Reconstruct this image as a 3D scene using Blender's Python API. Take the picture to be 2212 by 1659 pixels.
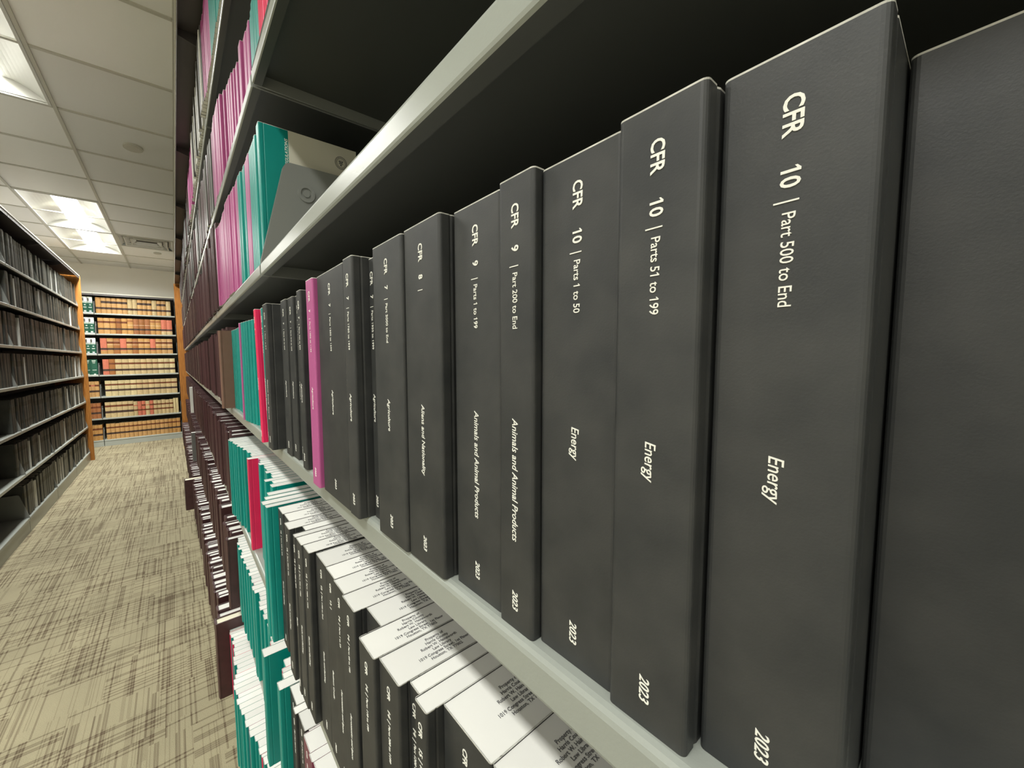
import bpy, math, random
from mathutils import Matrix, Vector
random.seed(7)
C = bpy.context.scene.collection
for o in list(bpy.data.objects): bpy.data.objects.remove(o)
PI = math.pi
EYE = 1.40                                   # eye height above the carpet

# ------------------------------------------------------------------ camera
cam_d = bpy.data.cameras.new('camera'); cam = bpy.data.objects.new('camera', cam_d); C.objects.link(cam)
yaw, pitch, roll = 0.61418, 0.07225, 0.01501
ca, sa = math.cos(yaw), math.sin(yaw)
fw = Vector((sa, ca, 0)); rt = Vector((ca, -sa, 0)); up = Vector((0, 0, 1))
f2 = fw*math.cos(pitch) - up*math.sin(pitch); d1 = -(up*math.cos(pitch) + fw*math.sin(pitch))
r2 = rt*math.cos(roll) + d1*math.sin(roll); d2 = -rt*math.sin(roll) + d1*math.cos(roll)
m = Matrix.Identity(4)
for i in range(3):
    m[i][0] = r2[i]; m[i][1] = -d2[i]; m[i][2] = -f2[i]
m[0][3], m[1][3], m[2][3] = 0, 0, EYE
cam.matrix_world = m
cam_d.sensor_width = 36; cam_d.lens = 36*810.222/2212; cam_d.shift_x = (1106-950)/2212
cam_d.clip_start = 0.01
bpy.context.scene.camera = cam
# ------------------------------------------------------------------ world, exposure
w = bpy.data.worlds.new('world'); bpy.context.scene.world = w; w.use_nodes = True
w.node_tree.nodes['Background'].inputs[0].default_value = (1, 1, .92, 1)
w.node_tree.nodes['Background'].inputs[1].default_value = 0.0
vs = bpy.context.scene.view_settings
vs.view_transform = 'Standard'; vs.look = 'None'; vs.gamma = 1; vs.use_curve_mapping = False
vs.exposure = 0.2
LAMP = 36.0                                  # watts of each troffer
LAMP_COL = (1.0, .995, .955)

# ------------------------------------------------------------------ materials
def mat(name, col, rough=.6, spec=.5, metal=0, emit=None, strength=1, var=None, scale=20, bump=0, bscale=200, detail=4, coat=0):
    mt = bpy.data.materials.new(name); mt.use_nodes = True
    nt = mt.node_tree; b = nt.nodes['Principled BSDF']
    b.inputs['Base Color'].default_value = (*col, 1); b.inputs['Roughness'].default_value = rough
    b.inputs['Specular IOR Level'].default_value = spec; b.inputs['Metallic'].default_value = metal
    b.inputs['Coat Weight'].default_value = coat
    if emit:
        b.inputs['Emission Color'].default_value = (*emit, 1); b.inputs['Emission Strength'].default_value = strength
    if var or bump:
        tc = nt.nodes.new('ShaderNodeTexCoord')
    if var:
        n = nt.nodes.new('ShaderNodeTexNoise'); n.inputs['Scale'].default_value = scale; n.inputs['Detail'].default_value = detail
        oi = nt.nodes.new('ShaderNodeObjectInfo'); ad = nt.nodes.new('ShaderNodeVectorMath'); ad.operation = 'ADD'
        nt.links.new(tc.outputs['Object'], ad.inputs[0]); nt.links.new(oi.outputs['Random'], ad.inputs[1])
        nt.links.new(ad.outputs[0], n.inputs['Vector'])
        cr = nt.nodes.new('ShaderNodeValToRGB'); cr.color_ramp.elements[0].position = .3; cr.color_ramp.elements[1].position = .7
        cr.color_ramp.elements[0].color = (*col, 1); cr.color_ramp.elements[1].color = (*var, 1)
        nt.links.new(n.outputs['Fac'], cr.inputs[0])
        hv = nt.nodes.new('ShaderNodeHueSaturation'); mp = nt.nodes.new('ShaderNodeMapRange')
        mp.inputs['To Min'].default_value = .9; mp.inputs['To Max'].default_value = 1.1
        nt.links.new(oi.outputs['Random'], mp.inputs['Value']); nt.links.new(mp.outputs[0], hv.inputs['Value'])
        nt.links.new(cr.outputs[0], hv.inputs['Color']); nt.links.new(hv.outputs[0], b.inputs['Base Color'])
    if bump:
        n2 = nt.nodes.new('ShaderNodeTexNoise'); n2.inputs['Scale'].default_value = bscale; n2.inputs['Detail'].default_value = 3
        nt.links.new(tc.outputs['Object'], n2.inputs['Vector'])
        bp = nt.nodes.new('ShaderNodeBump'); bp.inputs['Strength'].default_value = bump; bp.inputs['Distance'].default_value = .0006
        nt.links.new(n2.outputs['Fac'], bp.inputs['Height']); nt.links.new(bp.outputs[0], b.inputs['Normal'])
    return mt
M = {}
M['K'] = mat('charcoal_cover', (.0255, .0280, .0285), .50, .44, var=(.046, .0475, .0455), scale=34, bump=.10, bscale=1100, detail=10)
M['T'] = mat('teal_cover', (.0, .26, .22), .42, .5, var=(.0, .29, .25), scale=10)
M['P'] = mat('orchid_cover', (.42, .085, .25), .45, .5, var=(.46, .10, .28), scale=10)
M['R'] = mat('hot_pink_cover', (.80, .02, .11), .32, .5, var=(.75, .02, .10), scale=10)
M['Q'] = mat('plum_cover', (.16, .025, .065), .32, .5, var=(.18, .03, .07), scale=10)
M['M'] = mat('maroon_buckram', (.050, .018, .020), .38, .6, var=(.070, .026, .028), scale=40, bump=.3, bscale=1500)
M['B'] = mat('brown_buckram', (.20, .11, .075), .5, .4, var=(.22, .12, .085), scale=40, bump=.3, bscale=1500)
M['G'] = mat('grey_cover', (.11, .11, .105), .35, .5, var=(.15, .15, .14), scale=12)
M['W'] = mat('white_cover', (.72, .72, .66), .4, .5, var=(.68, .68, .62), scale=12)
M['L'] = mat('dark_law_cover', (.050, .052, .046), .42, .5, var=(.085, .088, .074), scale=9, bump=.2, bscale=800)
M['L2'] = mat('dull_law_label', (.085, .080, .055), .5, .4, var=(.055, .055, .045), scale=9)
M['page'] = mat('paper_block', (.84, .84, .79), .75, .2, var=(.80, .80, .75), scale=6)
M['cream'] = mat('cream_paper', (.80, .77, .60), .75, .2)
M['edge'] = mat('worn_cover_edge', (.66, .66, .60), .7, .2, var=(.42, .42, .37), scale=160)
M['foil'] = mat('white_spine_print', (.86, .86, .78), .5, .3)
M['ink'] = mat('stamp_ink', (.16, .16, .16), .8, .1)
M['ink2'] = mat('seal_ink', (.16, .16, .15), .8, .1)
M['covercream'] = mat('cream_cover_stock', (.66, .64, .52), .6, .3)
M['paint'] = mat('grey_shelf_paint', (.32, .345, .31), .30, .5, var=(.34, .365, .33), scale=3, bump=.12, bscale=700, coat=.15)
M['undershade'] = mat('shaded_shelf_underside', (.055, .058, .052), .45, .5)  # shade below the shelves, put into a darker colour than the shelf paint
M['bracket'] = mat('grey_bracket_paint', (.24, .25, .23), .35, .5, bump=.1, bscale=500)
M['back'] = mat('dark_added_back', (.05, .05, .045), .6, .3)
M['canopy'] = mat('dark_canopy_paint', (.075, .070, .068), .4, .5)
M['canopylit'] = mat('canopy_lit_edge', (.62, .60, .48), .35, .5)  # pale colour stands in for ceiling light on the canopy's front edge
def wood_mat():
    mt = mat('honey_oak_veneer', (.42, .17, .035), .35, .5)
    nt = mt.node_tree; b = nt.nodes['Principled BSDF']
    tc = nt.nodes.new('ShaderNodeTexCoord'); mp = nt.nodes.new('ShaderNodeMapping'); mp.inputs['Scale'].default_value = (14, 14, 1.2)
    n = nt.nodes.new('ShaderNodeTexNoise'); n.inputs['Scale'].default_value = 6; n.inputs['Detail'].default_value = 6; n.inputs['Distortion'].default_value = .6
    cr = nt.nodes.new('ShaderNodeValToRGB'); cr.color_ramp.elements[0].color = (.33, .12, .022, 1); cr.color_ramp.elements[1].color = (.47, .20, .042, 1)
    cr.color_ramp.elements[0].position = .35; cr.color_ramp.elements[1].position = .65
    nt.links.new(tc.outputs['Object'], mp.inputs[0]); nt.links.new(mp.outputs[0], n.inputs['Vector']); nt.links.new(n.outputs['Fac'], cr.inputs[0]); nt.links.new(cr.outputs[0], b.inputs['Base Color'])
    return mt
M['wood'] = wood_mat()
M['tile'] = mat('ceiling_tile', (.84, .84, .79), .9, .1, var=(.86, .86, .81), scale=2, bump=.4, bscale=60)
M['grid'] = mat('ceiling_grid', (.55, .54, .46), .5, .3)
M['wall'] = mat('cream_wall_paint', (.86, .84, .75), .8, .2, var=(.88, .86, .77), scale=2, bump=.3, bscale=120)
M['white'] = mat('white_enamel', (.62, .62, .57), .4, .4)
M['lamp'] = mat('lamp_diffuser', (.9, .9, .85), .5, .2, emit=LAMP_COL, strength=4.0)
M['ventdark'] = mat('vent_shadow_gap', (.10, .095, .08), .7, .2)
for k, c in {'tan': (.50, .27, .085), 'tan2': (.58, .34, .13), 'pale': (.56, .43, .22), 'pale2': (.60, .50, .27), 'brown': (.33, .13, .035), 'rust': (.36, .14, .05),
             'salmon': (.58, .17, .10), 'band': (.045, .025, .018), 'band2': (.16, .045, .015), 'green': (.012, .075, .045), 'gwhite': (.70, .74, .66)}.items():
    if k not in ('green', 'gwhite', 'band'): c = tuple(x*.72 for x in c)
    M[k] = mat('law_' + k, c, .55, .4, var=tuple(min(1, x*1.25) for x in c), scale=60)

def carpet_mat():
    mt = bpy.data.materials.new('plaid_carpet'); mt.use_nodes = True; nt = mt.node_tree; N = nt.nodes; Lk = nt.links
    b = N['Principled BSDF']; b.inputs['Roughness'].default_value = .95; b.inputs['Specular IOR Level'].default_value = .1
    tc = N.new('ShaderNodeTexCoord'); sp = N.new('ShaderNodeSeparateXYZ'); Lk.new(tc.outputs['Object'], sp.inputs[0])
    def mth(op, a, c=None, d=None):
        n = N.new('ShaderNodeMath'); n.operation = op
        for i, v in enumerate((a, c, d)):
            if v is None: continue
            if isinstance(v, (int, float)): n.inputs[i].default_value = v
            else: Lk.new(v, n.inputs[i])
        return n.outputs[0]
    def lines(u, v, fine, blk, thr, seed, wide):
        # random thin stripes at constant u, each running the length of a block in v
        uc = mth('FLOOR', mth('MULTIPLY', u, fine))
        jog = N.new('ShaderNodeTexWhiteNoise'); jog.noise_dimensions = '1D'
        Lk.new(mth('ADD', mth('FLOOR', mth('MULTIPLY', u, wide)), seed), jog.inputs['W'])
        vc = mth('FLOOR', mth('ADD', mth('MULTIPLY', v, blk), jog.outputs['Value']))
        wn = N.new('ShaderNodeTexWhiteNoise'); wn.noise_dimensions = '2D'
        cb = N.new('ShaderNodeCombineXYZ'); Lk.new(mth('ADD', uc, seed), cb.inputs[0]); Lk.new(vc, cb.inputs[1]); Lk.new(cb.outputs[0], wn.inputs['Vector'])
        # block-wise density
        wb = N.new('ShaderNodeTexWhiteNoise'); wb.noise_dimensions = '2D'; cb2 = N.new('ShaderNodeCombineXYZ')
        Lk.new(mth('ADD', mth('FLOOR', mth('MULTIPLY', u, wide)), seed*3.1), cb2.inputs[0]); Lk.new(vc, cb2.inputs[1]); Lk.new(cb2.outputs[0], wb.inputs['Vector'])
        t = mth('SUBTRACT', thr, mth('MULTIPLY', wb.outputs['Value'], .32))
        fr = mth('FRACT', mth('MULTIPLY', u, fine))
        core = mth('LESS_THAN', mth('ABSOLUTE', mth('SUBTRACT', fr, .5)), .42)
        return mth('MULTIPLY', mth('GREATER_THAN', wn.outputs['Value'], t), core)
    a = lines(sp.outputs[0], sp.outputs[1], 125, 3.8, .90, 11.0, 6.6)
    c = lines(sp.outputs[1], sp.outputs[0], 120, 3.4, .90, 57.0, 6.0)
    fine_a = lines(sp.outputs[0], sp.outputs[1], 230, 4.2, .90, 91.0, 6.5)
    s = mth('MINIMUM', mth('ADD', mth('MULTIPLY', a, .48), mth('ADD', mth('MULTIPLY', c, .48), mth('MULTIPLY', fine_a, .25))), 1.0)
    ns = N.new('ShaderNodeTexNoise'); ns.inputs['Scale'].default_value = 420; ns.inputs['Detail'].default_value = 2; Lk.new(tc.outputs['Object'], ns.inputs['Vector'])
    nl = N.new('ShaderNodeTexNoise'); nl.inputs['Scale'].default_value = 3.2; nl.inputs['Detail'].default_value = 3; Lk.new(tc.outputs['Object'], nl.inputs['Vector'])
    mx = N.new('ShaderNodeMix'); mx.data_type = 'RGBA'
    mx.inputs[6].default_value = (.35, .315, .205, 1); mx.inputs[7].default_value = (.115, .085, .055, 1); Lk.new(s, mx.inputs[0])
    hv = N.new('ShaderNodeHueSaturation'); Lk.new(mx.outputs[2], hv.inputs['Color'])
    Lk.new(mth('ADD', mth('MULTIPLY', ns.outputs['Fac'], .7), mth('ADD', mth('MULTIPLY', nl.outputs['Fac'], .5), .38)), hv.inputs['Value'])
    Lk.new(hv.outputs[0], b.inputs['Base Color'])
    bp = N.new('ShaderNodeBump'); bp.inputs['Strength'].default_value = .6; bp.inputs['Distance'].default_value = .003
    Lk.new(mth('SUBTRACT', ns.outputs['Fac'], mth('MULTIPLY', s, .6)), bp.inputs['Height']); Lk.new(bp.outputs[0], b.inputs['Normal'])
    return mt
M['carpet'] = carpet_mat()

# ------------------------------------------------------------------ helpers
class MB:
    """collects boxes and prisms; build() links them as one mesh object"""
    def __init__(s): s.v = []; s.f = []; s.mi = []; s.mats = []
    def _m(s, mt):
        if mt not in s.mats: s.mats.append(mt)
        return s.mats.index(mt)
    def box(s, x0, x1, y0, y1, z0, z1, mt):
        k = len(s.v); i = s._m(mt)
        s.v += [(x0,y0,z0),(x1,y0,z0),(x1,y1,z0),(x0,y1,z0),(x0,y0,z1),(x1,y0,z1),(x1,y1,z1),(x0,y1,z1)]
        for q in ((3,2,1,0),(4,5,6,7),(0,1,5,4),(1,2,6,5),(2,3,7,6),(3,0,4,7)): s.f.append(tuple(k+a for a in q)); s.mi.append(i)
        return s
    def prism(s, pts, axis, a0, a1, mt):
        """pts: ccw closed outline; axis 'y': (x,z) outline along y; 'z': (x,y) along z; 'x': (y,z) along x"""
        k = len(s.v); n = len(pts); i = s._m(mt)
        for a in (a0, a1):
            for p, q in pts:
                s.v.append({'y': (p, a, q), 'z': (p, q, a), 'x': (a, p, q)}[axis])
        for j in range(n):
            j2 = (j+1) % n; s.f.append((k+j, k+j2, k+n+j2, k+n+j)); s.mi.append(i)
        s.f.append(tuple(k+j for j in reversed(range(n)))); s.mi.append(i)
        s.f.append(tuple(k+n+j for j in range(n))); s.mi.append(i)
        return s
    def mesh(s, name):
        me = bpy.data.meshes.new(name); me.from_pydata(s.v, [], s.f)
        for mt in s.mats: me.materials.append(M[mt])
        me.polygons.foreach_set('material_index', s.mi); 
        import bmesh
        bm = bmesh.new(); bm.from_mesh(me); bmesh.ops.recalc_face_normals(bm, faces=bm.faces); bm.to_mesh(me); bm.free()
        me.update(); return me
    def build(s, name, parent=None, loc=(0,0,0)):
        return link(name, s.mesh(name), parent, loc)
def link(name, me, parent=None, loc=(0,0,0), mw=None):
    o = bpy.data.objects.new(name, me); C.objects.link(o)
    if parent: o.parent = parent
    o.location = loc
    if mw is not None: o.matrix_local = mw
    return o
def tag(o, label=None, cat=None, group=None, kind=None):
    if label: o['label'] = label
    if cat: o['category'] = cat
    if group: o['group'] = group
    if kind: o['kind'] = kind
    return o
def empty(name, loc, label, cat, group=None):
    o = bpy.data.objects.new(name, None); C.objects.link(o); o.location = loc; o.empty_display_size = .05
    return tag(o, label, cat, group)
def ordn(n):
    w_ = ['', 'first', 'second', 'third', 'fourth', 'fifth', 'sixth', 'seventh', 'eighth', 'ninth', 'tenth', 'eleventh', 'twelfth', 'thirteenth', 'fourteenth', 'fifteenth', 'sixteenth', 'seventeenth', 'eighteenth', 'nineteenth']
    if n < 20: return w_[n]
    t_, u_ = divmod(n, 10); a = ['twent', 'thirt', 'fort', 'fift', 'sixt', 'sevent', 'eight', 'ninet'][t_-2]
    return a+'ieth' if u_ == 0 else a+'y-'+w_[u_]
_txt = {}
def text_mesh(s, size, shear=0, bold=0, mt='foil', align='LEFT', sp=1.0, lsp=1.0):
    key = (s, size, shear, bold, mt, align, sp, lsp)
    if key in _txt: return _txt[key]
    cu = bpy.data.curves.new('t', 'FONT'); cu.body = s; cu.size = size; cu.shear = shear; cu.offset = bold*size; cu.align_x = align
    cu.extrude = .00012; cu.resolution_u = 3; cu.space_character = sp; cu.space_line = lsp
    ob = bpy.data.objects.new('t', cu); C.objects.link(ob)
    bpy.context.view_layer.update()
    me = bpy.data.meshes.new_from_object(ob.evaluated_get(bpy.context.evaluated_depsgraph_get()))
    bpy.data.objects.remove(ob); bpy.data.curves.remove(cu)
    me.materials.clear(); me.materials.append(M[mt]); _txt[key] = me
    if '1' in s and align == 'LEFT' and len(s) < 40 and not shear:      # the built-in face draws 1 as a bare stroke: add its flag
        def right(q):
            c2 = bpy.data.curves.new('t', 'FONT'); c2.body = q; c2.size = size; c2.offset = bold*size
            o2 = bpy.data.objects.new('t', c2); C.objects.link(o2); bpy.context.view_layer.update()
            m2 = bpy.data.meshes.new_from_object(o2.evaluated_get(bpy.context.evaluated_depsgraph_get())); xs = [v.co.x for v in m2.vertices]; ys = [v.co.y for v in m2.vertices]
            bpy.data.objects.remove(o2); bpy.data.curves.remove(c2); return (min(xs), max(xs), max(ys))
        a, b, h = right('1'); sw = b-a; import bmesh; bm = bmesh.new(); bm.from_mesh(me)
        for i, ch in enumerate(s):
            if ch != '1': continue
            xr = right(s[:i+1])[1]; x0 = xr-sw; t = .10*size
            vs_ = [bm.verts.new((p, q, .00012)) for p, q in ((x0+.01*size, h), (x0-.14*size, h-.13*size), (x0-.14*size, h-.13*size-t*.9), (x0+.01*size, h-t*1.3))]
            bm.faces.new(vs_)
        bm.to_mesh(me); bm.free()
    return me
def frame(ax, ay, az, loc):
    mw = Matrix.Identity(4)
    for i in range(3): mw[i][0], mw[i][1], mw[i][2], mw[i][3] = ax[i], ay[i], az[i], loc[i]
    return mw

# ================================================================== SETTING
X0, X1, Y0, Y1, CZ = -3.4, .52, -3.6, 8.62, 1.64 + EYE
fl = MB().box(X0-.1, X1+.1, Y0-.1, Y1+.1, -.05, 0, 'carpet').build('floor'); tag(fl, 'beige and brown plaid patterned carpet', kind='structure')
for n, bx in {'wall_back': (X0, X1, Y1, Y1+.1), 'wall_front': (X0, X1, Y0-.1, Y0), 'wall_left': (X0-.1, X0, Y0-.1, Y1+.1), 'wall_right': (X1, X1+.1, Y0-.1, Y1+.1)}.items():
    tag(MB().box(*bx, 0, CZ+.05, 'wall').build(n), kind='structure')
# ceiling: slab above, recessed tiles, T grid, troffers
ceil = MB().box(X0, X1, Y0, Y1, CZ+.13, CZ+.18, 'tile').build('ceiling'); tag(ceil, kind='structure')
GX, GY, GP, GQ = -.54, 2.31, .63, .59
gxs = [GX + GP*k for k in range(-5, 3)]; gys = [GY + GQ*k for k in range(-11, 12)]
tile_me = MB().prism([(.006-.0, .006), (GP-.006, .006), (GP-.006, GQ-.006), (.006, GQ-.006)], 'z', .004, .02, 'tile').mesh('ceiling_tile')
LIGHTS = [(-1.17, 2.31), (-1.17, 5.26), (-1.17, 6.44), (-1.17, -.64), (-1.17, -3.0), (-3.06, -.64), (-3.06, 2.31), (-3.06, 5.26)]  # last three are unseen, added over the next aisle to brighten the ceiling
covered = set()
for lx, ly in LIGHTS:
    for q in range(2): covered.add((round(lx, 2), round(ly+q*GQ, 2)))
VENT = (round(GX, 2), round(gys[15+3], 2))
for gx in gxs[:-1]:
    for gy in gys[:-1]:
        if (round(gx, 2), round(gy, 2)) in covered: continue
        if gy < -2: continue
        if (round(gx,2), round(gy,2)) == (-.54, 6.44): continue
        link('ceiling_tile', tile_me, ceil, (gx, gy, CZ))
g = MB()
for gx in gxs: g.box(gx-.010, gx+.010, Y0, Y1, CZ-.004, CZ+.006, 'grid')
gr = g.build('grid_runner', ceil)
g = MB()
for gy in gys:
    for gx in gxs[:-1]:
        g.box(gx+.011, gx+GP-.011, gy-.009, gy+.009, CZ-.003, CZ+.006, 'grid')
g.build('grid_runner', ceil)

def troffer(x, y, label, power=1):
    """recessed 2x4 fixture: frame, two curved reflectors, end plates, glowing centre diffuser"""
    t = empty('ceiling_light', (x, y, CZ), label, 'ceiling light', 'recessed ceiling lights')
    W_, L_ = GP, 2*GQ; f = MB()
    for a in ((0.011, .026, .011, L_-.011), (W_-.026, W_-.011, .011, L_-.011), (.026, W_-.026, .011, .022), (.026, W_-.026, L_-.022, L_-.011)):
        f.box(*a, -.006, .006, 'white')
    f.build('frame', t)
    for s in (0, 1):
        pts = []; n = 8
        for k in range(n+1):
            a = k/n; xx = .026 + (W_/2-.10-.026)*a; zz = .004 + .085*math.sin(a*PI/2)
            pts.append((xx, zz))
        outer = [(p, q+.003) for p, q in reversed(pts)]
        pl = pts + outer
        if s: pl = [(W_-p, q) for p, q in reversed(pl)]
        MB().prism(pl, 'y', .022, L_-.022, 'white').build('reflector', t)
    for yy in (.024, L_-.027):
        pts = [(.026, .004)] + [(.026 + (W_/2-.10-.026)*k/6, .004+.085*math.sin(k/6*PI/2)) for k in range(7)]
        pts = pts + [(W_-p, q) for p, q in reversed(pts)]
        MB().prism(pts, 'y', yy, yy+.003, 'white').build('end_plate', t)
    MB().box(W_/2-.098, W_/2+.098, .028, L_-.028, .084, .088, 'lamp').build('diffuser', t)
    ld = bpy.data.lights.new('lamp_tube', 'AREA'); ld.shape = 'RECTANGLE'; ld.size = .19; ld.size_y = L_-.07; ld.spread = math.radians(158 if power > 1.3 else 148)
    ld.energy = LAMP*power; ld.color = LAMP_COL
    lo = bpy.data.objects.new('lamp_tube', ld); C.objects.link(lo); lo.parent = t; lo.location = (W_/2, L_/2, .082)
names = ['white recessed ceiling light nearest ahead, cut by the left frame edge', 'white recessed ceiling light, nearer of the far glowing pair',
         'white recessed ceiling light, farther of the far glowing pair', 'white recessed ceiling light above the camera', 'white recessed ceiling light behind the camera', 'added unseen ceiling light over the next aisle, nearest', 'added unseen ceiling light over the next aisle, middle', 'added unseen ceiling light over the next aisle, farthest']
for (lx, ly), nm, pw in zip(LIGHTS, names, (1.0, 1.35, 1.75, .62, .8, 1, 1, 1.2)): troffer(lx, ly, nm, pw)
# four way air diffuser in the tile beside the far light
v = empty('air_vent', (GX, 6.44, CZ), 'cream stepped ceiling air vent beside the far ceiling light', 'air vent')
f = MB()
for k in range(4):
    a = .012 + k*.065; z = .004 + .0
    if k == 3: break
    for bx in ((a, GP-a, a, a+.012), (a, GP-a, GQ-a-.012, GQ-a), (a, a+.012, a+.012, GQ-a-.012), (GP-a-.012, GP-a, a+.012, GQ-a-.012)):
        f.box(*bx, -.004, .006, 'grid')
    ring = MB()
    o0, o1 = a+.012, a+.055
    for pts in ([(o0, .0), (o1, .035), (o1, .038), (o0, .003)],):
        ring.prism([(GP*0+p, q) for p, q in pts], 'y', o1, GQ-o1, 'white')
        ring.prism([(GP-p, q) for p, q in reversed(pts)], 'y', o1, GQ-o1, 'white')
        ring.prism([(p, q) for p, q in pts], 'x', o1, GP-o1, 'white')
        ring.prism([(GQ-p, q) for p, q in reversed(pts)], 'x', o1, GP-o1, 'white')
    ring.build('vent_blade', v)
f.build('vent_frame', v)
MB().box(.02, GP-.02, .02, GQ-.02, .045, .05, 'ventdark').build('vent_back', v)
def disc(x, y, r, h, label, name, cat):
    pts = [(r*math.cos(2*PI*k/24), r*math.sin(2*PI*k/24)) for k in range(24)]
    o = MB().prism(pts, 'z', -h, 0, 'grid').prism([(p*.82, q*.82) for p, q in pts], 'z', -h-.004, -h, 'grid').build(name, None, (x, y, CZ+.004))
    tag(o, label, cat)
disc(-.17, 3.80, .062, .014, 'round cream ceiling sensor cover near the right shelves', 'ceiling_sensor', 'sensor')
disc(-.12, 7.25, .050, .012, 'small round ceiling sprinkler cover between vent and back wall', 'sprinkler_cover', 'sprinkler')

# ================================================================== SHELVING
SEC = .914; YJ = .80
XF = .145; XB = .44
LV = [.905, .535, .186, -.155, -.510, -.865, -1.230]         # right run, shelf tops relative to the eye
SHELF_PROF = lambda xf, xb, s: [(xb, -.0035), (xf+s*.003, -.0035), (xf+s*.003, -.0215), (xf+s*.017, -.0215), (xf+s*.017, -.0245), (xf+s*.003, -.0245), (xf+s*.0008, -.0236), (xf, -.0215),
                                (xf, -.0050), (xf+s*.0008, -.0025), (xf+s*.0025, -.0008), (xf+s*.005, 0), (xb, 0)]
def bracket_mesh(xf, xb, s):
    pts = [(xf+s*.003, -.024), (xb, -.024), (xb, .20), (xf+s*.062, .20), (xf+s*.054, .1965), (xf+s*.049, .189), (xf+s*.0015, .004)]
    if s < 0: pts = pts[::-1]
    b = MB().prism(pts, 'y', -.0012, .0012, 'bracket')
    cx, cz = xf+s*.092, .147                               # raised round dimple
    ring = [(cx+.017*math.cos(2*PI*k/20), cz+.017*math.sin(2*PI*k/20)) for k in range(20)]
    for k in range(20):                                    # raised rim round a flat centre
        p, q = ring[k], ring[(k+1) % 20]; ip = (cx+(p[0]-cx)*.66, cz+(p[1]-cz)*.66); iq = (cx+(q[0]-cx)*.66, cz+(q[1]-cz)*.66)
        b.prism([ip, p, q, iq], 'y', -.0028, .0028, 'bracket')
    b.prism([(cx+(p-cx)*.40, cz+(q-cz)*.40) for p, q in ring], 'y', -.0024, .0024, 'bracket')
    return b.mesh('shelf_bracket')
_sm = {}
def unit(origin, rot, length, levels, xf, xb, s, canopy_z, canopy_x, label, group, first, last, name='shelving_unit'):
    """one bay; shelves run along local y"""
    u = empty(name, origin, label, 'shelving', group); u.rotation_euler.z = rot
    key = (xf, xb, s, length)
    if key not in _sm:
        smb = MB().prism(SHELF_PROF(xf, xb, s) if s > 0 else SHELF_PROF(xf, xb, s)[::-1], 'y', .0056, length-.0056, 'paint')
        smb._m('undershade')
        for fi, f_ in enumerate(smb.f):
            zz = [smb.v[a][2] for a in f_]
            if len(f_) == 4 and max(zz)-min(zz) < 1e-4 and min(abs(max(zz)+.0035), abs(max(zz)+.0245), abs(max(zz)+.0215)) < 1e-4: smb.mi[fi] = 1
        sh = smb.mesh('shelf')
        up_ = MB().box(min(xb-s*.03, xb), max(xb-s*.03, xb), -.012, .012, 0, canopy_z+EYE, 'bracket').mesh('upright')
        _sm[key] = (sh, bracket_mesh(xf, xb, s), up_)
    sh, br, up_ = _sm[key]
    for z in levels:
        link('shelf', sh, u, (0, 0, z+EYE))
        link('shelf_bracket', br, u, (0, .0040, z+EYE)); link('shelf_bracket', br, u, (0, length-.0040, z+EYE))
    link('upright', up_, u, (s*.031, .014, 0)); link('upright', up_, u, (s*.031, length-.014, 0))
    c = MB(); a, b = sorted((canopy_x, xb)); t = canopy_z+EYE
    c.box(a, b, .002, length-.002, t-.004, t, 'canopy')
    e0, e1 = sorted((canopy_x, canopy_x+s*.003)); c.box(e0, e1, .002, length-.002, t-.042, t, 'canopy')
    co = c.build('canopy', u)
    e0, e1 = sorted((canopy_x-s*.0035, canopy_x)); MB().box(e0, e1, .002, length-.002, t-.012, t+.0015, 'canopylit').build('canopy_lit_strip', co)
    pts = [(canopy_x+s*.004, t-.005), (canopy_x+s*.004, t-.03), (xb, t-.13), (xb, t-.005)]
    if s < 0: pts = pts[::-1]
    if not last: MB().prism(pts, 'y', length-.006, length-.003, 'canopy').build('canopy_arm', u)
    b0 = levels[-1]+EYE-.026; e0, e1 = sorted((xf+s*.004, xf+s*.008))
    MB().box(e0, e1, .004, length-.004, 0.0, b0, 'paint').build('kick_plate', u)
    e0, e1 = sorted((xb+s*.001, xb+s*.004)); MB().box(e0, e1, .002, length-.002, 0.0, t, 'back').build('added_back_panel', u)  # thin dark back, added to stop light leaking through the bay
    return u
for k in range(-1, 8):
    y0 = YJ + (k-1)*SEC + 0.0
    where = 'beside the camera' if k == 0 else ('behind the camera' if k < 0 else 'holding the teal volumes' if k == 1 else ('farthest, against the wooden end panel' if k == 7 else f'{ordn(k+1)} from the camera'))
    unit((0, y0, 0), 0, SEC, LV, XF, XB, 1, 1.20, .069, f'grey steel bay of right run, {where}', 'right run of shelving', k == -1, k == 7)
YE = YJ + 7*SEC
def end_panel(x0, x1, y, h, label):
    t = .022
    pts = [(x0, 0), (x1, 0), (x1, h), (x0+.012, h), (x0, h-.012)] if x0 < 0.05 + .02 and x1 > 0 else [(x0, 0), (x1, 0), (x1, h-.012), (x1-.012, h), (x0, h)]
    o = MB().prism(pts, 'y', y, y+t, 'wood').build('end_panel'); tag(o, label, 'end panel'); return o
end_panel(.055, XB+.01, YE+.004, 1.20+EYE+.004, 'honey oak end panel closing the right run of shelving')
# left run
LL = [.79, .468, .143, -.188, -.552, -.912, -1.275]
XL = -1.045; XLB = -1.34; YL = 7.18
for k in range(5):
    y0 = YL - (k+1)*SEC
    wh = ['farthest, against the wooden end panel', 'second from the wooden end panel', 'third from the wooden end panel', 'fourth from the end panel, cut by the frame', 'fifth from the end panel, out of frame'][k]
    unit((0, y0, 0), 0, SEC, LL, XL, XLB, -1, 1.195, -1.01, f'grey steel bay of left run, {wh}', 'left run of shelving', k == 4, k == 0)
end_panel(XLB-.01, -1.005, YL+.004, 1.195+EYE+.004, 'honey oak end panel closing the left run of shelving')
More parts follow.
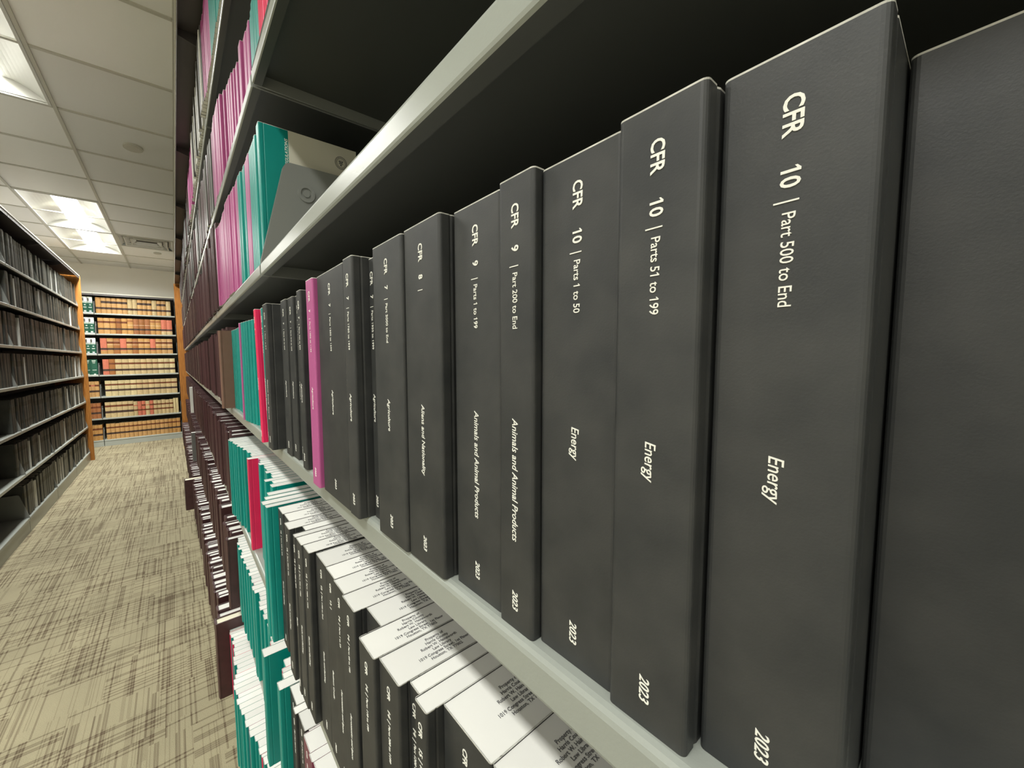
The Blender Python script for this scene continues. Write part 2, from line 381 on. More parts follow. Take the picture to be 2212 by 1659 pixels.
# back cases (shelves run along x): local y -> world -x, local x -> world y
BL = [.795, .463, .131, -.215, -.572, -.932, -1.295]
YB = 8.25; BW = 1.075
for k, xr in enumerate((-1.02, .055, 1.13)):
    if xr > 1: xr, ln = .515, .455
    else: ln = BW
    wh = ['left, half hidden by the left end panel', 'middle, full of tan law reports', 'right, behind the right end panel'][k]
    unit((xr, YB, 0), PI/2, ln, BL, 0, .30, 1, 1.115, -.03, f'grey steel bay against back wall, {wh}', 'back wall shelving', k == 0, k == 2)

# ================================================================== BOOKS
_bk = {}
def soft_mesh(wd, H, D, col):
    """flush-cut paperback: folded cover (outer r, score line) + page block; spine at x=0, width along +y"""
    key = ('s', round(wd, 3), round(H, 4), D, col)
    if key in _bk: return _bk[key]
    wd = round(wd, 3); r = min(.0022, wd*.2); t = .0005
    arc = [(r-r*math.sin(a), r-r*math.cos(a)) for a in (0, PI/8, PI/4, 3*PI/8, PI/2)]
    side = [(D, 0), (.0105, 0), (.0090, .0005), (.0075, 0)] + arc
    outer = side + [(p, wd-q) for p, q in reversed(side)]
    inner = [(min(p + t, D), min(max(q, t+.0001), wd-t-.0001)) if True else 0 for p, q in outer]
    inner = [(p if abs(p-D) > 1e-6 else D, q) for p, q in inner]
    v = []; f = []; mi = []; n = len(outer)
    for z in (0, H):
        v += [(p, q, z) for p, q in outer]; v += [(p, q, z) for p, q in inner]
    A, B, A2, B2, O1 = 0, n, 2*n, 3*n, 4*n
    v += [(p, q, H-.0007) for p, q in outer]
    for j in range(n-1):
        f.append((A+j, A+j+1, O1+j+1, O1+j)); mi.append(0); f.append((O1+j, O1+j+1, A2+j+1, A2+j)); mi.append(1)
        f.append((B+j+1, B+j, B2+j, B2+j+1)); mi.append(0)
        f.append((A2+j, A2+j+1, B2+j+1, B2+j)); mi.append(1)
        f.append((A+j+1, A+j, B+j, B+j+1)); mi.append(1)
    f += [(A, O1, A2, B2, B), (A+n-1, B+n-1, B2+n-1, A2+n-1, O1+n-1)]; mi += [0, 0]
    me = bpy.data.meshes.new('cover'); me.from_pydata(v, [], f); me.materials.append(M[col]); me.materials.append(M['edge' if col in 'K' else 'page' if col in 'TRPQ' else col]); me.polygons.foreach_set('material_index', mi); me.update()
    pg = MB().box(t+.0006, D-.0015, t+.0003, wd-t-.0003, .0004, H-.0006, 'page').mesh('page_block')
    _bk[key] = (me, pg); return _bk[key]
def hard_mesh(wd, H, D, col, paper='page', bt=.0025):
    key = ('h', round(wd, 3), round(H, 3), D, col, paper)
    if key in _bk: return _bk[key]
    wd = round(wd, 3)
    arc = [(.004*(1-math.sin(PI*k/6)), wd*k/6) for k in range(7)]
    c = MB(); c.prism(arc + [(.0075, wd), (.0075, 0)][0:2], 'z', 0, H, col)
    c.box(.0095, D, 0, bt, 0, H, col); c.box(.0095, D, wd-bt, wd, 0, H, col)
    c.box(.0070, .0098, .0012, bt, 0.001, H-.001, col); c.box(.0070, .0098, wd-bt, wd-.0012, 0.001, H-.001, col)
    me = c.mesh('cover'); pg = MB().box(.0085, D-.004, bt+.0002, wd-bt-.0002, .003, H-.0035, paper).mesh('page_block')
    _bk[key] = (me, pg); return _bk[key]
SHN = ['top shelf', 'second shelf', 'third shelf', 'eye-level shelf', 'fifth shelf', 'sixth shelf', 'bottom shelf']
CN = {'K': 'charcoal paperback', 'T': 'teal paperback', 'P': 'orchid pink paperback', 'R': 'hot pink paperback', 'Q': 'plum paperback', 'M': 'dark maroon hardback',
      'B': 'brown hardback', 'G': 'grey paperback', 'W': 'white paperback'}
TX = ((0, 0, -1), (0, -1, 0), (-1, 0, 0))
def spine_text(bk, wd, H, num, part, title, year='2023', off=0, s=1.0, mt='foil'):
    yc = wd/2 + off
    def put(txt, size, ztop, shear=0, bold=0, sp=1.0, dy=0):
        cap = size*.70
        me = text_mesh(txt, round(size, 5), shear, bold, mt, 'LEFT', sp)
        link('spine_print', me, bk, mw=frame(*TX, (-.00014, yc + cap/2 + dy, H - (H-ztop))))
    put('CFR', .0070*s, .2345, 0, .020, 1.0)
    if num: put(num, .0068*s, .2130, 0, .018); put('|', .0068*s, .2030, 0, .0)
    if part: put(part, .0047*s, .1990, 0, .006)
    if title: put(title, .0058*s, .1205, .22, .004)
    put(year, .0056*s, .0225, .22, .008)
STAMP = 'Property of\nHarris County\nRobert W. Hainsworth\nLaw Library\n1019 Congress Street, 1st Floor\nHouston, TX 77002'
count = {}
def book(lv, yn, yf, x, col, H=.248, D=.15, txt=None, lean=0, zs=None, extra='', stamp=0, bk_label=None, toff=0):
    wd = math.floor((yf-yn-.0002)*1000)/1000 if yf-yn < .011 else yf-yn-.0002
    hard = col in 'MB'
    me, pg = (hard_mesh(wd, H, .19 if D == .15 else D, col, 'cream' if D == .22 else 'page', .0045 if D == .22 else .0025) if hard else soft_mesh(wd, H, D, col))
    z = LV[lv]+EYE+.0002
    count[(lv, col)] = count.get((lv, col), 0)+1; n = count[(lv, col)]
    o = link('hardback_volume' if hard else 'paperback_volume', me)
    la = math.radians(lean)
    # pivot on the lower corner the book leans onto so it stays on the shelf
    o.rotation_euler = (la, 0, 0)
    wdr = round(wd, 3)
    dz = 0 if lean == 0 else (wdr*math.sin(-la) if la < 0 else 0)
    o.location = (x, yn, z + max(0, dz))
    lab = bk_label or f'{ordn(n)} {CN[col]} from the near end, {SHN[lv]} of right run'
    tag(o, lab, 'book', f'{CN[col]}s of the right run, {SHN[lv]}')
    p = link('page_block', pg, o)
    if txt: spine_text(o, wdr, H, *txt, off=toff)
    if stamp:
        tm = text_mesh(STAMP, .0042*stamp, 0, .004, 'ink', 'CENTER', 1.0, 1.02)
        link('ownership_stamp', tm, o, mw=frame((1, 0, 0), (0, 1, 0), (0, 0, 1), (.054, wdr/2+.0098*stamp, H-.0004)))
    return o
def run(lv, y, seq, **kw):
    for col, th, x, *r in seq:
        opt = r[0] if r else {}
        if col != '-': book(lv, y+.0002, y+th, x, col, **{**kw, **opt})
        y += th
    return y
U = random.uniform
# ---- eye-level shelf (index 3): the big charcoal row
E3 = [(-.050, .0157, .196, None, 'blank charcoal paperback set deeper, nearest and largest, cut by right frame edge'),
 (.0166, .0552, .161, ('10', 'Part 500 to End', 'Energy'), 'largest lettered charcoal volume reading Part 500 to End, nearest at eye level'),
 (.0556, .0864, .151, ('10', 'Parts 51 to 199', 'Energy'), 'charcoal volume reading Parts 51 to 199 Energy, left of the largest lettered one'),
 (.0868, .1290, .155, ('10', 'Parts 1 to 50', 'Energy'), 'charcoal Energy volume reading Parts 1 to 50, third lettered one from the right'),
 (.1294, .1550, .150, ('9', 'Part 200 to End', 'Animals and Animal Products'), 'narrow charcoal volume reading Part 200 to End, Animals and Animal Products'),
 (.1554, .2000, .153, ('9', 'Parts 1 to 199', 'Animals and Animal Products'), 'charcoal volume with worn top reading 9 Parts 1 to 199, beside the narrow one'),
 (.2035, .2504, .145, ('8', '', 'Aliens and Nationality'), 'charcoal volume reading Aliens and Nationality'),
 (.2508, .3010, .143, ('7', 'Part 2000 to End', 'Agriculture'), 'charcoal Agriculture volume reading Part 2000 to End, left of Aliens and Nationality'),
 (.3015, .3310, .153, ('7', 'Parts 1950 to 1999', 'Agriculture'), 'half-hidden charcoal Agriculture volume reading Parts 1950 to 1999, set deeper'),
 (.3315, .3550, .137, ('7', 'Parts 1760 to 1939', 'Agriculture'), 'jutting charcoal Agriculture volume reading Parts 1760 to 1939'),
 (.3556, .4380, .138, ('7', 'Parts 1200 to 1599', 'Agriculture'), 'wide charcoal Agriculture volume right beside the orchid pink paperback')]
for i, (a, b, x, t, lab) in enumerate(E3):
    book(3, a, b, x, 'K', txt=t, bk_label=lab, toff=(.008 if i == 8 else 0), H=.2475+[0,.001,0,-.001,.001,0,.001,0,-.001,.0015,0][i])
book(3, .4420, .4690, .134, 'P', txt=('7', 'Parts 1000 to 1199', 'Agriculture', '2022'), bk_label='single orchid pink paperback standing among the charcoal volumes, eye-level shelf')
y = run(3, .4700, [('K', .056, .153), ('K', .0205, .143, dict(txt=('7', 'Parts 700 to 899', 'Agriculture'))), ('K', .0200, .152, dict(txt=('7', 'Parts 400 to 699', 'Agriculture'))), ('K', .0200, .152, dict(txt=('7', 'Parts 300 to 399', 'Agriculture'))),
        ('K', .0310, .148, dict(txt=('7', 'Parts 210 to 299', 'Agriculture'))), ('K', .0320, .145, dict(txt=('7', 'Parts 53 to 209', 'Agriculture'))), ('K', .0300, .151), ('K', .0330, .129, dict(txt=('6', 'Parts 1 to End', 'Domestic Security  Reserved')))])
book(3, .728, .742, .134, 'T', lean=-4, txt=('5', 'Part 1200 to End', 'Administrative Personnel')); book(3, .750, .764, .126, 'R', lean=-4.5, txt=('4', '', 'Accounts', '2022'))
book(3, .767, .775, .140, 'P', lean=-4.5)
y = run(3, .816, [('T', .020, .158), ('T', .022, .160), ('P', .016, .158), ('T', .024, .158), ('T', .022, .156), ('T', .020, .155), ('T', .024, .156), ('T', .022, .152), ('T', .024, .149), ('T', .022, .146), ('T', .022, .144), ('T', .022, .142), ('P', .012, .139),
        ('T', .024, .154), ('T', .022, .156), ('T', .024, .155), ('T', .022, .158), ('P', .020, .156), ('T', .022, .157), ('T', .024, .156), ('T', .022, .158), ('T', .024, .157), ('T', .020, .158), ('T', .020, .156), ('T', .022, .155), ('T', .018, .154)])
book(3, y+.001, y+.034, .118, 'B', D=.19); ym = {3: y+.036}
# ---- fifth shelf (index 4)
def tt(n, p, t, yr='2023'): return dict(txt=(n, p, t, yr), stamp=1)
S4 = [(.010, .058, .158, 'K', ('16', '', 'Commercial Practices')), (.060, .110, .155, 'K', ('15', 'Part 800 to End', 'Commerce')), (.112, .1635, .153, 'K', ('15', 'Parts 300 to 799', 'Commerce')), (.165, .214, .152, 'K', ('15', 'Parts 0 to 299', 'Commerce')), (.218, .233, .137, 'K', ('15', 'Parts 0 to 199', 'Commerce')),
 (.235, .247, .1415, 'K', ('14', 'Part 1200 to End', 'Aeronautics')), (.2505, .283, .132, 'K', ('14', 'Parts 200 to 1199', 'Aeronautics and Space')), (.287, .319, .1275, 'K', ('14', 'Parts 110 to 199', 'Aeronautics and Space')), (.320, .351, .151, 'K', None),
 (.355, .386, .1375, 'K', ('14', 'Parts 60 to 109', 'Aeronautics and Space')), (.390, .422, .140, 'K', ('14', 'Parts 1 to 59', 'Aeronautics and Space')), (.424, .455, .1415, 'K', ('13', '', 'Business Credit')), (.457, .498, .142, 'K', ('12', 'Part 1100 to End', 'Banks and Banking')),
 (.503, .529, .134, 'K', ('12', 'Parts 1026 to 1099', 'Banks and Banking')), (.532, .560, .132, 'K', ('12', 'Parts 900 to 1025', 'Banks and Banking')), (.5615, .5735, .131, 'K', ('12', 'Parts 600 to 899', 'Banks')), (.575, .593, .150, 'K', None), (.594, .6205, .130, 'K', ('12', 'Parts 500 to 599', 'Banks and Banking')),
 (.624, .6585, .138, 'K', ('12', 'Parts 300 to 499', 'Banks and Banking')), (.661, .697, .136, 'K', ('12', 'Parts 230 to 299', 'Banks and Banking'))]
for i, (a, b, x, c, t) in enumerate(S4):
    if i+1 < len(S4) and S4[i+1][0]-b < .0045: b = S4[i+1][0]-.0002
    book(4, a, b, x, c, txt=t, stamp=(1 if b-a > .026 else 0), bk_label=f'{ordn(i+1)} charcoal paperback from the near end, fifth shelf of right run')
for a, b, x, l in ((.700, .716, .119, -1.5), (.719, .740, .117, -1.2), (.744, .762, .126, -1), (.765, .785, .135, -1)): book(4, a, b, x, 'T', lean=l)
y = run(4, .816, [('T', .022, .150), ('T', .024, .158), ('T', .018, .146), ('T', .024, .165), ('T', .022, .168), ('T', .020, .160), ('T', .022, .166), ('T', .020, .165), ('T', .022, .168), ('T', .022, .160), ('T', .020, .166), ('T', .018, .170), ('P', .016, .168), ('R', .020, .144),
     ('T', .018, .158), ('T', .020, .158), ('T', .022, .162), ('T', .020, .156), ('T', .024, .157), ('T', .018, .150), ('T', .020, .154), ('T', .022, .148), ('T', .018, .142), ('T', .020, .146), ('T', .020, .140), ('T', .018, .137), ('T', .020, .140), ('T', .018, .134), ('T', .020, .131), ('T', .018, .136)])
ym[4] = y+.002
# ---- sixth shelf (index 5)
y = run(5, .330, [('K', .040, .15), ('K', .036, .145), ('K', .036, .142), ('K', .030, .145)])
y = run(5, .478, [('K', .034, .143), ('Q', .040, .141, dict(txt=('20', 'Parts 1 to 399', 'Benefits'))), ('Q', .016, .139), ('Q', .036, .1405, dict(txt=('19', 'Part 200 to End', 'Customs Duties'))), ('Q', .004, .15), ('K', .040, .1435, dict(txt=('19', 'Parts 1 to 140', 'Customs Duties'))), ('K', .0165, .1385, dict(txt=('18', 'Part 400 to End', 'Power'))), ('K', .048, .145, dict(txt=('18', 'Parts 1 to 399', 'Conservation')))])
y = run(5, y+.002, [('T', .022, .127), ('T', .016, .140), ('R', .012, .142), ('T', .022, .150), ('-', .030, 0)])
y = run(5, .817, [('T', .026, .119), ('R', .014, .138), ('T', .022, .142), ('T', .020, .146), ('T', .022, .144), ('T', .018, .148), ('T', .022, .142), ('T', .020, .146), ('T', .018, .140), ('T', .022, .143), ('T', .020, .148), ('T', .022, .150), ('T', .018, .141), ('T', .022, .139), ('P', .016, .146),
     ('T', .020, .143), ('T', .022, .146), ('T', .018, .142), ('T', .022, .147), ('T', .020, .141), ('T', .022, .144), ('T', .018, .139), ('T', .020, .143), ('T', .022, .137), ('T', .020, .142), ('T', .022, .146), ('T', .018, .138), ('T', .020, .144), ('T', .022, .140), ('T', .018, .145), ('T', .018, .147)])
book(5, y+.001, y+.030, .111, 'M'); ym[5] = y+.032
# ---- bottom shelf (index 6)
y = run(6, .60, [('T', .024, .13), ('T', .024, .13), ('T', .024, .13), ('T', .024, .128), ('T', .024, .13), ('T', .024, .13)])
y = run(6, .817, [('T', .022, .140), ('T', .020, .136), ('T', .022, .134), ('P', .018, .132), ('T', .022, .128), ('T', .020, .131), ('T', .022, .126), ('R', .010, .124), ('T', .020, .121), ('T', .022, .123), ('T', .020, .118), ('T', .022, .109), ('P', .014, .110), ('T', .024, .104), ('T', .022, .106), ('T', .022, .100), ('T', .020, .098), ('T', .022, .094), ('P', .016, .100),
     ('T', .022, .096), ('T', .020, .093), ('T', .022, .096), ('R', .018, .102), ('T', .020, .108), ('T', .022, .112), ('T', .020, .105), ('R', .022, .106), ('T', .022, .112), ('T', .020, .112), ('T', .020, .116), ('R', .020, .112), ('T', .018, .118), ('T', .020, .112), ('R', .016, .110), ('T', .012, .112)])
book(6, y+.001, y+.042, .067, 'M', H=.285, D=.22, bk_label='tall dark maroon hardback with cream page top, jutting out from the bottom shelf'); ym[6] = y+.044
# ---- third shelf (index 2)
cb = book(2, .8160, .8400, .156, 'T', D=.20, H=.272, bk_label='teal and cream paperback with round seal on its cover, beside the steel bracket')
nm = MB().box(.055, .1995, -.0006, -.0001, .0003, .2717, 'covercream').build('cream_cover_panel', cb); tag(nm, 'cream panel of the front cover')
link('cover_print', text_mesh('CODE OF FEDERAL REGULATIONS', .0082, .2, .012, 'foil', 'RIGHT', 1.0), cb, mw=frame((0, 0, 1), (-1, 0, 0), (0, -1, 0), (.0535, -.0003, .254)))
def seal(parent, cx, cz, r):
    b = MB(); n = 32
    for (a, c) in ((r, r*.93), (r*.70, r*.66)):
        for k in range(n):
            t0, t1 = 2*PI*k/n, 2*PI*(k+1)/n
            b.prism([(cx+c*math.cos(t0), cz+c*math.sin(t0)), (cx+a*math.cos(t0), cz+a*math.sin(t0)), (cx+a*math.cos(t1), cz+a*math.sin(t1)), (cx+c*math.cos(t1), cz+c*math.sin(t1))], 'y', -.0010, -.0006, 'ink2')
    # eagle: body, spread wings, tail
    R_ = r*.60
    for pts in ([(-.14, .1), (.0, -.55), (.14, .1), (.10, .42), (-.10, .42)], [(-.12, .15), (-.45, .75), (-.62, .30), (-.40, .0)], [(.12, .15), (.40, .0), (.62, .30), (.45, .75)],
                [(-.10, .42), (.10, .42), (.14, .62), (0, .74), (-.14, .62)], [(-.18, -.35), (0, -.15), (.18, -.35), (.25, -.78), (-.25, -.78)], [(-.12, .0), (-.60, -.18), (-.55, -.38), (-.10, -.15)], [(.12, .0), (.10, -.15), (.55, -.38), (.60, -.18)]):
        b.prism([(cx+p*R_, cz+q*R_) for p, q in pts], 'y', -.0010, -.0006, 'ink2')
    for k in range(28):
        t0 = 2*PI*k/28; rr = r*.81
        b.prism([(cx+rr*math.cos(t0)+dx*r*.035, cz+rr*math.sin(t0)+dz_*r*.06) for dx, dz_ in ((-1, -1), (1, -1), (1, 1), (-1, 1))], 'y', -.0010, -.0006, 'ink2')
    return b.build('cover_seal', parent)
seal(cb, .164, .238, .0135)
y = run(2, .8402, [('T', .014, .153), ('T', .013, .154), ('T', .018, .154), ('T', .018, .154), ('T', .018, .154), ('P', .030, .153), ('P', .028, .154), ('T', .020, .153), ('T', .020, .154), ('T', .022, .150), ('T', .022, .149), ('P', .028, .149), ('P', .026, .150), ('P', .030, .147), ('P', .030, .146), ('P', .030, .143), ('P', .028, .142), ('P', .030, .141), ('P', .026, .144), ('P', .030, .144), ('P', .028, .143), ('P', .032, .144), ('P', .026, .145), ('P', .030, .145), ('P', .028, .144), ('P', .026, .142), ('P', .028, .138)], H=.258)
ym[2] = y+.004
# ---- second shelf (index 1)
y = run(1, .816, [('R', .026, .182), ('R', .024, .180), ('R', .022, .180), ('T', .024, .181), ('T', .026, .180), ('T', .024, .180), ('T', .022, .182), ('T', .020, .184), ('P', .016, .181), ('P', .020, .182), ('P', .036, .180), ('P', .030, .173), ('P', .024, .182), ('P', .026, .180), ('P', .030, .176), ('P', .020, .172), ('P', .028, .168), ('P', .028, .166), ('P', .030, .164), ('P', .026, .158), ('P', .028, .150), ('P', .030, .147), ('P', .034, .146), ('P', .030, .146), ('P', .032, .144), ('P', .030, .145), ('P', .026, .146)])
y = run(1, y, [('G', .020, .147), ('P', .022, .146)]) if y < 1.64 else y
ym[1] = y+.002
# ---- top shelf (index 0)
y = run(0, .950, [('T', .024, .145)]*6 + [('T', .024, .142)]*5 + [('T', .022, .140)]*7 + [('P', .030, .140), ('P', .028, .139), ('P', .030, .138), ('P', .026, .138), ('P', .030, .138), ('P', .028, .139), ('P', .030, .137), ('P', .024, .135)])
ym[0] = y+.002
for _ in range(30):
    th = U(.018, .03); 
    if y + th > 2.6: break
    if abs((y-YJ+.02) % SEC - .01) < .03: y += .05; continue
    c = random.choice('GGWGW'); book(0, y, y+th, U(.128, .138), c); y += th+.002
ym[0] = y
for _ in range(22):
    th = U(.022, .032)
    if y + th > 3.1: break
    if abs((y-YJ+.02) % SEC - .01) < .03: y += .05; continue
    book(0, y, y+th, U(.128, .136), 'P' if random.random() < .75 else 'G'); y += th
ym[0] = y
SKIP = [(4, 4.365, 4.44), (6, 3.66, 3.74), (5, 3.80, 3.90)]
book(4, 4.370, 4.435, .107, 'W', H=.25, bk_label='white and red paperback jutting out far along the fifth shelf of right run')
ob_ = book(6, 3.665, 3.735, .012, 'M', H=.25, D=.22, bk_label='maroon hardback jutting into the aisle low on the far right run')
book(5, 3.805, 3.845, .085, 'G', H=.25, bk_label='nearer of two grey paperbacks jutting out low on the far right run')
book(5, 3.850, 3.895, .090, 'G', H=.24, bk_label='farther of two grey paperbacks jutting out low on the far right run')
# ---- maroon rows: the nearest as single volumes, the far rest as one mass
far = MB(); nm_ = 0
XM = [.135, .144, .140, .143, .140, .120, .086]
for lv in range(7):
    y = ym[lv]; z = LV[lv]+EYE+.0003; grp = 0
    while y < YE-.03:
        th = U(.024, .046) if lv not in (4,) else U(.028, .05)
        sk = [b for l, a, b in SKIP if l == lv and y+th > a-.001 and y < b]
        if sk: y = sk[0]+.001; continue
        jd = (y-YJ) % SEC
        if jd > SEC-th-.009 or jd < .008: y += (SEC-jd if jd > .1 else 0) + .009; continue
        H = .255 + U(-.006, .012) + (.03 if lv in (2,) and random.random() < .7 else 0)
        if lv == 0: H = .25 + U(-.008, .008)
        x = XM[lv] + U(-.007, .007) - (.006*(y-1.6) if lv == 6 else 0)
        c = 'M'
        if lv in (0, 1): c = random.choice('MGMGM')
        if lv == 1 and y < 1.9: c = random.choice('MG')
        if y < 2.95 and c == 'M' and nm_ < 290:
            nm_ += 1; book(lv, y, y+th, x, 'M', H=H)
        elif y < 2.95 and c != 'M': book(lv, y, y+th, x, c, H=min(H, .25))
        else:
            far.box(x, x+.19, y+.0005, y+.0032, z, z+H, c); far.box(x, x+.19, y+th-.0035, y+th-.0005, z, z+H, c); far.box(x-.003, x+.004, y+.0015, y+th-.0015, z, z+H, c)
            far.box(x+.004, x+.185, y+.0034, y+th-.0037, z+.002, z+H-.004, 'page')
        y += th + .0006 + (U(.008, .03) if random.random() < .02 else 0)
fo = far.build('hardback_volume_mass'); tag(fo, 'mass of maroon and grey volumes filling the far right shelves', 'books', kind='stuff')

# ================================================================== LEFT RUN AND BACK WALL BOOKS
def band_mesh(wd, H, D, base, bands, patches=(), paper='cream', curve=.012):
    """hardback with rounded spine; bands: (z0, z1, material) across the spine"""
    key = ('b', round(wd, 3), round(H, 3), D, base, tuple(bands), tuple(patches), curve)
    if key in _bk: return _bk[key]
    wd = round(wd, 3); c = MB(); bt = .003
    arc = [(curve*(1-math.sin(PI*k/4)), wd*k/4) for k in range(5)]
    zs = 0
    segs = []
    for z0, z1, mt in sorted((a-(.004 if 'band' in c_ and curve > .01 else 0), b_+(.003 if 'band' in c_ and curve > .01 else 0), c_) for a, b_, c_ in bands):
        if z0 > zs: segs.append((zs, z0, base))
        segs.append((z0, z1, mt)); zs = z1
    if zs < H: segs.append((zs, H, base))
    for z0, z1, mt in segs: c.prism(arc + [(.016, wd), (.016, 0)], 'z', z0, z1, mt)
    for z0, z1, f0, f1, mt in patches: c.box(-.0006, .004, wd*f0, wd*f1, z0, z1, mt)
    c.box(.0165, D, 0, bt, 0, H, base); c.box(.0165, D, wd-bt, wd, 0, H, base)
    c.box(.0165, D-.005, bt+.0002, wd-bt-.0002, .003, H-.005, paper)
    _bk[key] = c.mesh('law_book'); return _bk[key]
def stand(name, me, x, y, z, rot, label, group, cat='book', mw=None):
    o = link(name, me, None, (x, y, z+.0003)); o.rotation_euler.z = rot
    return tag(o, label, cat, group)
# back wall rows, right to left inside the middle bay
DB = .215
def row(lv, x_right, items, who, rowname):
    x = x_right; n = len(items)
    for k, (wd, H, base, bands, patches) in enumerate(items):
        me = band_mesh(wd, H, DB, base, bands, patches)
        stand('law_report', me, x, YB+.012+U(0, .006), BL[lv]+EYE, PI/2, f'{who(k)}, {ordn(k+1)} from right, {rowname}', f'law reports, {rowname}')
        x -= wd + .0030
def bb(*b): return tuple(b)
def fit(x0, x1, n, jit=.06):
    ws = [1+U(-jit, jit) for _ in range(n)]; t = sum(ws); return [round((x1-x0-n*.0031)*a/t-.0004, 3) for a in ws]
RN = ['top row of back wall', 'second row of back wall', 'third row of back wall', 'fourth row of back wall', 'fifth row of back wall', 'sixth row of back wall', 'bottom row of back wall']
XR, XL_ = .000, -1.008
# row 0
it = []
for k, wd in enumerate(fit(XL_, -.004, 15)):
    yellow = k in (0, 3, 7, 8); base = 'pale' if yellow else ('tan2' if k < 14 else 'tan')
    b = [(.072, .098, 'band')] + ([] if k in (0, 3, 7, 8, 14) else [(.170, .200, 'band')])
    it.append((wd, .258+U(-.002, .002), base, bb(*b), ()))
row(0, -.004, it, lambda k: 'tan law report with dark bands', RN[0])
it = []
for k, wd in enumerate(fit(XL_+.01, .000, 13)):
    base = 'salmon' if k < 2 else 'tan' if k in (2, 3, 7, 8, 10, 12) else 'brown' if k in (5, 9) else 'tan2' if k == 11 else 'rust'
    b = [(.070, .092, 'band')] + ([(.180, .205, 'band2')] if k > 7 else [(.150, .153, 'cream'), (.205, .235, 'rust')] if k > 1 else [(0, .060, 'pale')])
    it.append((wd, .258+U(-.002, .002), base, bb(*b), ()))
row(1, .000, it, lambda k: 'salmon topped law report' if k < 2 else 'orange brown law report', RN[1])
it = []
for k, wd in enumerate(fit(XL_+.02, -.010, 12)):
    s_ = k in (3, 8, 11); base = 'salmon' if s_ else 'tan' if k % 3 else 'brown'
    if k in (0, 1): base = 'tan2'
    b = [(0, .055, 'tan'), (.070, .095, 'band')] if s_ else [(.070, .095, 'band'), (.150, .153, 'cream'), (.175, .200, 'band2'), (.212, .214, 'cream')]
    it.append((wd, .258+U(-.002, .002), base, bb(*b), ()))
row(2, -.010, it, lambda k: 'salmon and tan law report' if k in (3, 8, 11) else 'brown law report with two bands', RN[2])
it = []
for k, wd in enumerate(fit(XL_+.03, .006, 12)):
    base = 'pale2' if k < 3 else 'pale' if k < 10 else 'brown' if k == 10 else 'salmon'
    b = [(.065, .092, 'band')] + ([(.172, .195, 'band2')] if k < 11 else [])
    it.append((wd, .258+U(-.002, .002), base, bb(*b), ()))
row(3, .006, it, lambda k: 'salmon topped law report' if k == 11 else 'brown law report' if k == 10 else 'pale tan law report with two bands', RN[3])
it = []
for k, wd in enumerate(fit(XL_+.04, .020, 12)):
    it.append((wd, .258+U(-.002, .002), 'pale2' if k > 6 else 'pale', bb((.085, .110, 'band'), (.180, .200, 'band2')), ()))
row(4, .020, it, lambda k: 'pale tan law report with two bands', RN[4])
it = []
for k, wd in enumerate([.036, .036] + fit(-.625, -.060, 10) + fit(-1.0, -.628, 5)):
    if k < 2: it.append((wd, .262, 'pale2', (), ()))
    elif k < 12: it.append((wd, .245+U(-.004, .004), 'salmon' if k in (7, 9, 10) else 'pale', bb((.085, .103, 'band2'), (.165, .183, 'salmon' if k in (8, 10, 11) else 'band2')), ()))
    else: it.append((wd, .258, 'pale', bb((.078, .108, 'band'), (.180, .205, 'band2')), ()))
row(5, .022, it, lambda k: 'plain straw coloured volume' if k < 2 else 'thin tan and salmon law report' if k < 12 else 'wide pale tan law report', RN[5])
it = []
for k, wd in enumerate(fit(XL_+.01, .030, 17)):
    it.append((wd, .258+U(-.003, .003), 'tan2' if k > 2 else 'tan', bb((.085, .108, 'band'), (.185, .203, 'band2')), ()))
row(6, .030, it, lambda k: 'golden tan law report with two dark bands', RN[6])
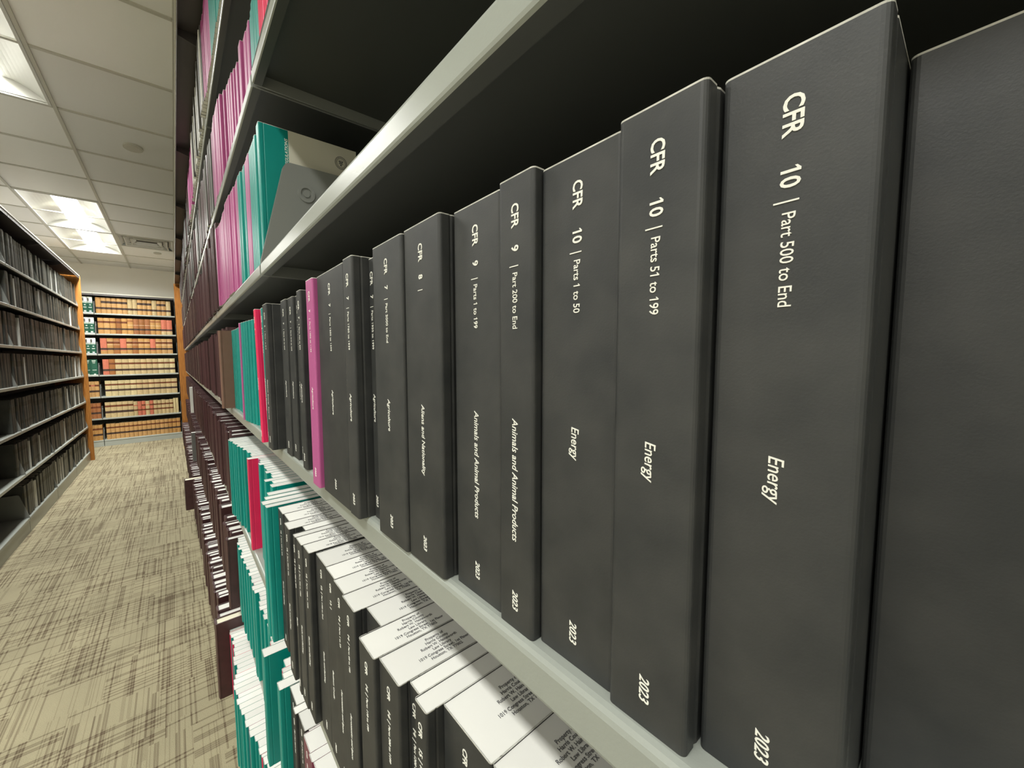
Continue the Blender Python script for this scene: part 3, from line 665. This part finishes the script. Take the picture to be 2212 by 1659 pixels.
# left bay of the back wall: green and white sets above, tan below
for lv in range(7):
    x = -1.034
    for k in range(5 if lv < 4 else 5):
        if lv < 4:
            wd = .062 if lv < 3 else .078; H = .258
            if lv < 3: bands = [(0, .012, 'gwhite'), (.160, .168, 'gwhite'), (.176, H, 'gwhite')]; pat = [(.188, .238, .62, .98, 'L'), (.020, .036, .25, .70, 'gwhite'), (.085, .092, .15, .80, 'gwhite'), (.122, .132, .30, .60, 'gwhite')]
            else: bands = [(0, .008, 'gwhite')]; pat = [(.232, .240, .2, .8, 'gwhite'), (.214, .220, .25, .75, 'gwhite'), (.195, .200, .3, .7, 'gwhite'), (.080, .086, .15, .8, 'gwhite'), (.012, .024, .3, .6, 'gwhite')]
            me = band_mesh(wd, H, DB, 'green', bands, pat); nm2 = 'green and white law volume' if lv < 3 else 'dark green law volume'
        else:
            wd = .050; base = 'tan2' if lv == 4 else 'rust' if lv == 5 else 'tan'
            me = band_mesh(wd, .255, DB, base, [(.080, .104, 'band'), (.175, .198, 'salmon' if (lv == 4 and k == 1) else 'band2')]); nm2 = 'tan law report' if lv != 5 else 'rust brown law report'
        stand('law_report', me, x, YB+.014, BL[lv]+EYE, PI/2, f'{nm2}, {ordn(k+1)} left of bay joint, {RN[lv]}', f'volumes of the left bay, {RN[lv]}')
        x -= wd+.001
# left run: dark law books, spines to the aisle
farl = MB(); nl = 0
LN = ['top shelf', 'second shelf', 'third shelf', 'fourth shelf', 'fifth shelf', 'sixth shelf', 'bottom shelf']
starts = [3.75, 3.75, 3.80, 3.95, 4.30, 4.36, 4.44]
for lv in range(7):
    y = starts[lv]; z = LL[lv]+EYE; k = 0; wht = {0: 0}; grp_c = 'L'; left = 0
    while y < YL-.03:
        if left <= 0: left = random.randint(3, 9); gb = random.choice(['a', 'b', 'c', 'b'])
        left -= 1
        pale = random.random() < (.07 if lv < 3 else .14) and y > 4.6
        wd = round(U(.016, .022) if pale else U(.046, .060), 3)
        jd = (YL-y) % SEC
        if jd < wd+.010 or jd > SEC-.008: y += max(.012, (jd+.010 if jd < wd+.01 else .008)); continue
        H = .262 + U(-.006, .01) - (.02 if pale else 0)
        x = XL-.016+U(-.010, .006)
        bands = {'a': (), 'b': ((.16, .205, 'L2'),), 'c': ((.05, .075, 'L2'), (.19, .225, 'L2'))}[gb]
        if y < 5.75:
            me = band_mesh(wd, .265 if not pale else .24, .19, 'W' if pale else 'L', () if pale else bands, curve=.004); k += 1
            stand('law_volume', me, x, y+wd, z, PI, f'{ordn(k)} {"thin white" if pale else "dark charcoal"} law volume from the near end, {LN[lv]} of left run', f'volumes of the left run, {LN[lv]}')
        else:
            c = 'W' if pale else 'L'
            farl.box(x-.19, x, y+.0005, y+wd, z+.0003, z+H, c)
            if bands and not pale: farl.box(x-.002, x+.0006, y+.0006, y+wd-.0001, z+bands[-1][0], z+bands[-1][1], 'L2')
        y += wd+.0008 + (U(.02, .06) if random.random() < .05 else 0)
tag(farl.build('law_volume_mass'), 'mass of dark volumes filling the far end of the left shelves', 'books', kind='stuff')
